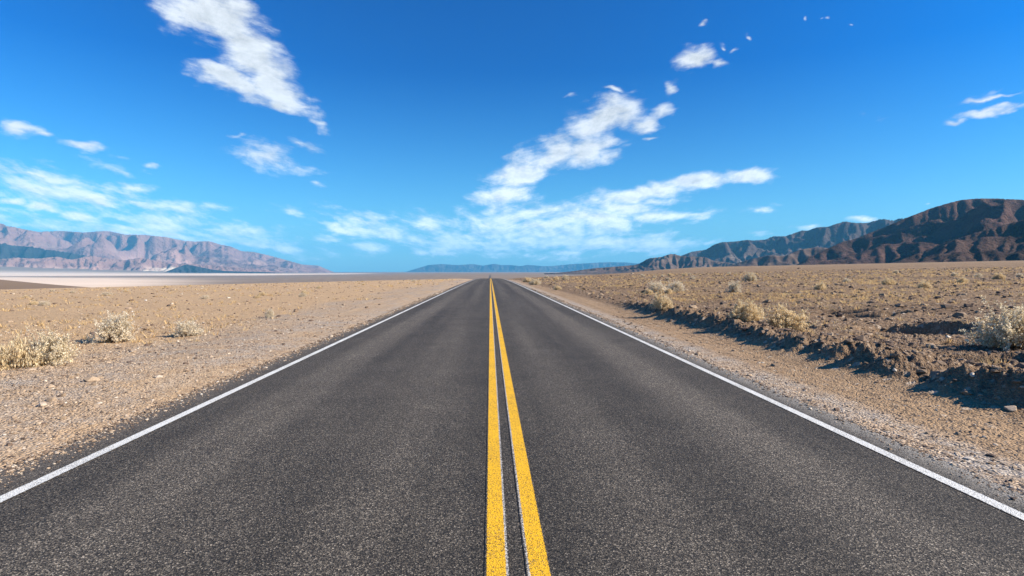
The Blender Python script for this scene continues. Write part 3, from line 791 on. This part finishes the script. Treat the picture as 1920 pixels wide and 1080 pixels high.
def road_edge_stones():
    n = 15000
    yy = np.exp(RS.rand(n) * (math.log(60) - math.log(2.5)) + math.log(2.5))
    sd = np.where(RS.rand(n) < .5, -1, 1)
    xx = sd * (4.12 - np.abs(RS.randn(n)) * 0.16)
    ok = np.abs(xx) > 3.68
    return xx[ok], yy[ok]
x, y = road_edge_stones()
_gz = ground_z
def _edge_z(a, b): return road_z(b) + 0.0
ground_z = _edge_z
sz = np.exp(RS.randn(len(x)) * 0.45) * 0.0055 * (1 + y / 16.0)
o = stones_mesh('gravel', x, y, sz, np.clip(RS.beta(2, 1.6, len(x)), 0, 1), M_STONE)
ground_z = _gz
tag(o, 'loose gravel strayed onto the ragged edges of the asphalt', 'gravel', kind='stuff')

# ------------------------------------------------------------------ dry grass
M_GRASS = m_plant('dry_straw', (.36, .21, .09), (.64, .44, .21), (.80, .60, .32), .4)
def grass_mesh(name, x, y, hgt, spread, nb):
    n = len(x); z = ground_z(x, y)
    N = n * nb
    bx = np.repeat(x, nb); by = np.repeat(y, nb); bz = np.repeat(z, nb) - 0.01
    hh = np.repeat(hgt, nb) * (0.5 + 0.8 * RS.rand(N)); sp = np.repeat(spread, nb)
    a = RS.rand(N) * 6.283; q = RS.rand(N) ** .6
    rx = bx + np.cos(a) * q * sp * .45; ry = by + np.sin(a) * q * sp * .45
    rz = bz
    tx = rx + np.cos(a) * hh * (.25 + .6 * q); ty = ry + np.sin(a) * hh * (.25 + .6 * q); tz = rz + hh
    wd = hh * 0.035 + 0.0022 + np.hypot(bx, by) * 0.00022
    b = RS.rand(N) * 6.283
    w1 = np.cos(b) * wd; w2 = np.sin(b) * wd
    V = np.stack([np.stack([rx - w1, ry - w2, rz], 1), np.stack([rx + w1, ry + w2, rz], 1), np.stack([tx + w1 * .3, ty + w2 * .3, tz], 1), np.stack([tx - w1 * .3, ty - w2 * .3, tz], 1)], 1).reshape(-1, 3)
    F = np.arange(N * 4).reshape(-1, 4)
    return mesh_np(name, V, F, M_GRASS, False, attrs=dict(tint=np.repeat(np.clip(.5 + .25 * RS.randn(N), 0, 1), 4)))
x, y = scatter(26000, 9, 170, -42, 46)
gm = fbm(x / 14.0, y / 14.0, 4, .6, 81); gm2 = fbm(x / 2.2, y / 2.2, 2, .6, 121)
pr = np.where(x > 0, sstep(7, 11, x) * sstep(12, 36, y) * (.30 + 1.1 * gm) + 0.05 * (x > 7), sstep(6.5, 8.0, -x) * (.06 + .5 * gm))
keep = RS.rand(len(x)) < pr * (1 + 1.2 * gm2)
x, y = x[keep], y[keep]; D = np.hypot(x, y)
o = grass_mesh('dry_grass', x, y, (0.05 + 0.06 * RS.rand(len(x))) * (1 + D / 110), 0.10 + 0.10 * RS.rand(len(x)) + D * .002, 11)
tag(o, 'low golden dry grass thinly covering the desert beside the road', 'grass', kind='stuff')

# ------------------------------------------------------------------ shrubs
M_STEM = m_plant('dry_twig', (.20, .13, .075), (.40, .28, .16), (.58, .44, .28), 0.0)
M_LEAF_PALE = m_plant('pale_saltbush_leaf', (.46, .37, .25), (.74, .64, .47), (.90, .82, .68), .45)
M_LEAF_GOLD = m_plant('golden_shrub_leaf', (.46, .33, .17), (.76, .60, .36), (.90, .79, .56), .45)
M_LEAF_GREEN = m_plant('grey_green_shrub_leaf', (.46, .37, .23), (.72, .61, .42), (.86, .77, .60), .45)

def shrub(name, R, H, nst, nleaf, leafmat, seed, leafsize=.014, straw=0.0, open_=.5):
    rs = np.random.RandomState(seed)
    root = bpy.data.objects.new(name, None); root.empty_display_size = .2; COL.objects.link(root)
    SV, SF, ST = [], [], []; tips = []
    def seg(p, q, r0, r1, tint):
        d = q - p; d = d / (np.linalg.norm(d) + 1e-9)
        a = np.cross(d, [0.3, .2, 1.0]); a /= np.linalg.norm(a) + 1e-9; b = np.cross(d, a)
        base = len(SV)
        for c, r in ((p, r0), (q, r1)):
            for k in range(3):
                an = k * 2.0944; SV.append(c + (a * math.cos(an) + b * math.sin(an)) * r); ST.append(tint)
        for k in range(3): SF.append((base + k, base + (k + 1) % 3, base + 3 + (k + 1) % 3, base + 3 + k))
    lob = rs.rand(7) * 6.283
    def radius(az, el):
        k = 1 + .14 * math.sin(3 * az + lob[0]) + .10 * math.sin(5 * az + lob[1]) + .08 * math.sin(7 * az + 4 * el + lob[2])
        return k
    for i in range(nst):
        az = rs.rand() * 6.283; el = math.asin(min(1, max(.03, rs.rand() ** .8)))
        k = radius(az, el) * (.72 + .32 * rs.rand())
        tip = np.array([math.cos(az) * math.cos(el) * R * k, math.sin(az) * math.cos(el) * R * k, max(.03, math.sin(el) * H * k)])
        p0 = np.array([math.cos(az) * R * .12 * rs.rand(), math.sin(az) * R * .12 * rs.rand(), -0.03])
        mid = p0 + (tip - p0) * .5 + rs.randn(3) * R * .06 + np.array([0, 0, H * .06])
        t = rs.rand(); th0 = .0038 * (.6 + .6 * rs.rand())
        seg(p0, mid, th0, th0 * .7, t * .5); seg(mid, tip, th0 * .7, th0 * .35, t * .7)
        for j in range(5):
            f = .45 + .5 * rs.rand(); b0 = mid + (tip - mid) * max(0, (f - .45) / .5)
            q = b0 + (tip - p0) * .16 + rs.randn(3) * R * .11
            q[2] = max(q[2], .015)
            seg(b0, q, th0 * .45, th0 * .22, t)
            tips.append((b0, q))
        tips.append((mid, tip))
    st = mesh_np('stems', np.array(SV), np.array(SF), M_STEM, False, root, attrs=dict(tint=np.array(ST)))
    T0 = np.array([t[0] for t in tips]); T1 = np.array([t[1] for t in tips])
    idx = rs.randint(0, len(tips), nleaf); f = rs.rand(nleaf) ** .6
    c = T0[idx] + (T1[idx] - T0[idx]) * f[:, None] + rs.randn(nleaf, 3) * R * .028
    c[:, 2] = np.maximum(c[:, 2], .01)
    s = leafsize * (.6 + .8 * rs.rand(nleaf))
    a = rs.randn(nleaf, 3); a /= np.linalg.norm(a, axis=1)[:, None]
    b = np.cross(a, rs.randn(nleaf, 3)); b /= np.linalg.norm(b, axis=1)[:, None]
    if straw: a = a * .5 + np.array([0, 0, 1.0]); s = s * 1.0
    A = a * s[:, None]; B = b * s[:, None] * (.3 if straw else .6)
    V = np.stack([c - A, c + B, c + A, c - B], 1).reshape(-1, 3)
    # leaf tint varies at random, some leaves a little paler
    tip_t = np.clip(.5 + .22 * rs.randn(nleaf) + .10 * (rs.rand(nleaf) > .8), 0, 1)
    lf = mesh_np('leaves', V, np.arange(nleaf * 4).reshape(-1, 4), leafmat, False, root, attrs=dict(tint=np.repeat(tip_t, 4)))
    return root
def copy_tree(o):
    c = o.copy(); COL.objects.link(c)
    for k in ('label', 'group', 'category'):
        if k in c: del c[k]
    for ch in o.children:
        d = ch.copy(); COL.objects.link(d); d.parent = c
    return c
G_S = 'desert shrubs beside the road'
protos = {}
def get(kind, first):
    spec = dict(
        pale=('desert_shrub', .5, .62, 150, 13000, M_LEAF_PALE, 5, .0165, 0),
        low=('desert_shrub', .5, .42, 110, 6500, M_LEAF_PALE, 9, .016, 0),
        gold=('desert_shrub', .5, .55, 160, 14000, M_LEAF_GOLD, 13, .016, 0),
        green=('desert_shrub', .5, .52, 150, 13000, M_LEAF_GREEN, 17, .016, 0),
        straw=('desert_shrub', .5, .48, 190, 7500, M_LEAF_GOLD, 23, .026, 1))[kind]
    return shrub(*spec)
def place_shrub(kind, px, py, w, h, rz, label, group=None):
    """w, h in metres"""
    if kind not in protos: protos[kind] = o = get(kind, True)
    else: o = copy_tree(protos[kind])
    p = on_ground(px, py)
    o.location = (p.x, p.y, gz1(p.x, p.y) - .01)
    o.rotation_euler = (0, 0, rz); H0 = dict(pale=.62, low=.42, gold=.55, green=.52, straw=.48)[kind]
    o.scale = (w / 1.0, w / 1.0, h / H0)
    tag(o, label, 'shrub', group or G_S)
    return o
place_shrub('straw', 28, 690, .98, .46, .3, 'golden straw coloured shrub cut by the left edge of the photo')
place_shrub('green', 92, 682, .86, .52, 1.2, 'low golden shrub with grey-green top right beside the straw shrub at the left edge')
place_shrub('pale', 213, 641, .98, .68, 2.0, 'round bushy cream coloured shrub, fullest on the left side of the road')
place_shrub('low', 352, 630, .78, .42, .9, 'small sparse cream shrub between the round bushy shrub and the left shoulder')
place_shrub('low', 506, 596, .34, .30, 2.9, 'tiny pale shrub on the left where the shoulder begins, half way to the horizon')
place_shrub('gold', 1474, 618, 1.08, .58, .5, 'large pale yellow shrub on top of the berm right of the road')
place_shrub('gold', 1398, 601, .90, .48, 2.4, 'pale yellow shrub just behind and left of the large one on the berm')
place_shrub('straw', 1243, 578, .76, .46, 1.5, 'small upright golden shrub growing at the far end of the berm')
place_shrub('green', 1902, 652, 1.30, .74, .2, 'grey-green shrub cut by the right edge of the photo')
place_shrub('low', 1232, 548, 1.5, .75, .2, 'wide bleached shrub with a dark hollow in the golden grass on the right')
place_shrub('low', 1268, 547, 1.4, .72, 2.2, 'wide bleached shrub joined to the right side of the hollow one in the golden grass')
place_shrub('pale', 1376, 548, .98, .72, 1.2, 'upright whitish shrub standing alone in the golden grass on the right')
place_shrub('green', 1407, 527, 1.45, .85, .8, 'olive shrub farther out on the right plain against the gravel')
place_shrub('green', 1004, 534, 1.5, .65, .8, 'dark olive shrub close to the right edge line near the horizon')
place_shrub('gold', 990, 529, 1.6, .7, 1.8, 'golden shrub just beyond the dark olive one by the right shoulder near the horizon')
place_shrub('straw', 1046, 543, .75, .34, 1.8, 'flat brown shrub by the right shoulder where the berm has ended')
place_shrub('green', 1060, 525, 1.3, .8, .1, 'small round green shrub far out right of the road near the horizon')
place_shrub('low', 200, 554, 1.1, .35, .1, 'flat brown clump alone on the left plain before the salt flat')
FG = 'far shrubs on the plain to the right'
FL = 'small pale shrub far out on the right plain, one of many alike'
rsf = random.Random(4)
for i in range(30):
    px = rsf.uniform(985, 1915); base = 520 - (px - 1000) * .022
    py = base + rsf.uniform(0, 1) ** 1.6 * 34 + 2
    p = on_ground(px, py)
    if p.x < 9 or p.y > 600: continue
    w = rsf.uniform(.5, .9) * (1 + p.y / 280)
    place_shrub(rsf.choice(['gold', 'low', 'pale', 'straw', 'straw']), px, py, w, w * .5, rsf.uniform(0, 6), FL, FG)
FG2 = 'far shrubs on the plain to the left'
for i in range(22):
    px = rsf.uniform(20, 860); base = 544 - px * .025
    py = base + rsf.uniform(0, 1) ** 1.5 * 30 + 2
    p = on_ground(px, py)
    if p.x > -8 or p.y > 500: continue
    w = rsf.uniform(.3, .6) * (1 + p.y / 200)
    place_shrub(rsf.choice(['low', 'straw']), px, py, w, w * .4, rsf.uniform(0, 6), 'small dry tuft far out on the left plain, one of many alike', FG2)

# ------------------------------------------------------------------ single rocks
import bmesh
def rock(px, py, size, tint, label, seed, flat=.6):
    rs = np.random.RandomState(seed)
    bm = bmesh.new(); bmesh.ops.create_icosphere(bm, subdivisions=3, radius=1.0)
    cuts = [(Vector(rs.randn(3)).normalized(), .55 + .35 * rs.rand()) for _ in range(9)]
    for v in bm.verts:
        for n, d in cuts:
            k = v.co.dot(n)
            if k > d: v.co -= n * (k - d) * .9
        v.co *= 1 + .05 * rs.randn() * .5
    me = bpy.data.meshes.new('rock'); bm.to_mesh(me); bm.free()
    a = me.attributes.new('tint', 'FLOAT', 'POINT'); a.data.foreach_set('value', np.full(len(me.vertices), tint, np.float32))
    me.materials.append(M_STONE)
    o = bpy.data.objects.new('rock', me); COL.objects.link(o)
    p = on_ground(px, py)
    o.location = (p.x, p.y, gz1(p.x, p.y) + size * flat * .25)
    o.scale = (size, size * .8, size * flat); o.rotation_euler = (0, 0, rs.rand() * 6)
    tag(o, label, 'rock', 'single rocks beside the road')
rock(1896, 768, .085, .80, 'pale tan rock in the shaded foot of the berm near the right edge', 1, .5)
rock(1824, 705, .045, .95, 'whitish round stone on the crest of the nearest berm mound', 2, .8)
rock(1678, 695, .035, .95, 'small whitish stone in the gap of the berm', 3, .8)
rock(1778, 633, .07, .97, 'white stone behind the eroded pits on the right', 4, .6)
rock(1682, 860, .035, .15, 'dark stone on the right sandy shoulder close to the asphalt', 5, .6)
rock(1818, 860, .05, .95, 'flat whitish stone on the right shoulder near the photo edge', 6, .25)
rock(1858, 855, .05, .12, 'flat dark stone beside the whitish one on the right shoulder', 7, .3)
rock(33, 648, .085, .22, 'dark grey rock behind the straw shrub at the left edge', 8, .6)
rock(127, 642, .07, .25, 'dark stone left of the round bushy shrub', 9, .45)
rock(316, 574, .16, .10, 'dark rock alone on the left plain above the small sparse shrub', 10, .5)
rock(397, 550, .0 + .12, .5, 'brown rock on the left plain far behind the small sparse shrub', 11, .4)
rock(90, 767, .035, .18, 'small dark stone on the near left shoulder', 12, .6)
rock(22, 857, .035, .10, 'dark flat chip lying at the near left asphalt edge', 13, .3)
rock(37, 793, .03, .30, 'small brown stone on the near left shoulder close to the photo edge', 14, .4)
rock(523, 594, .11, .15, 'dark stone right next to the tiny pale shrub on the left', 15, .5)
rock(1095, 544, .22, .30, 'reddish brown boulder beside the right shoulder where the berm fades out', 16, .7)
rock(1308, 530, .22, .12, 'dark boulder on the gravel plain right of the wide bleached shrubs', 17, .6)
rock(1498, 504, .9, .42, 'large rusty boulder on the skyline of the right plain', 18, .6)
rock(1185, 514, .7, .80, 'pale boulder on the skyline of the right plain near the road', 19, .5)
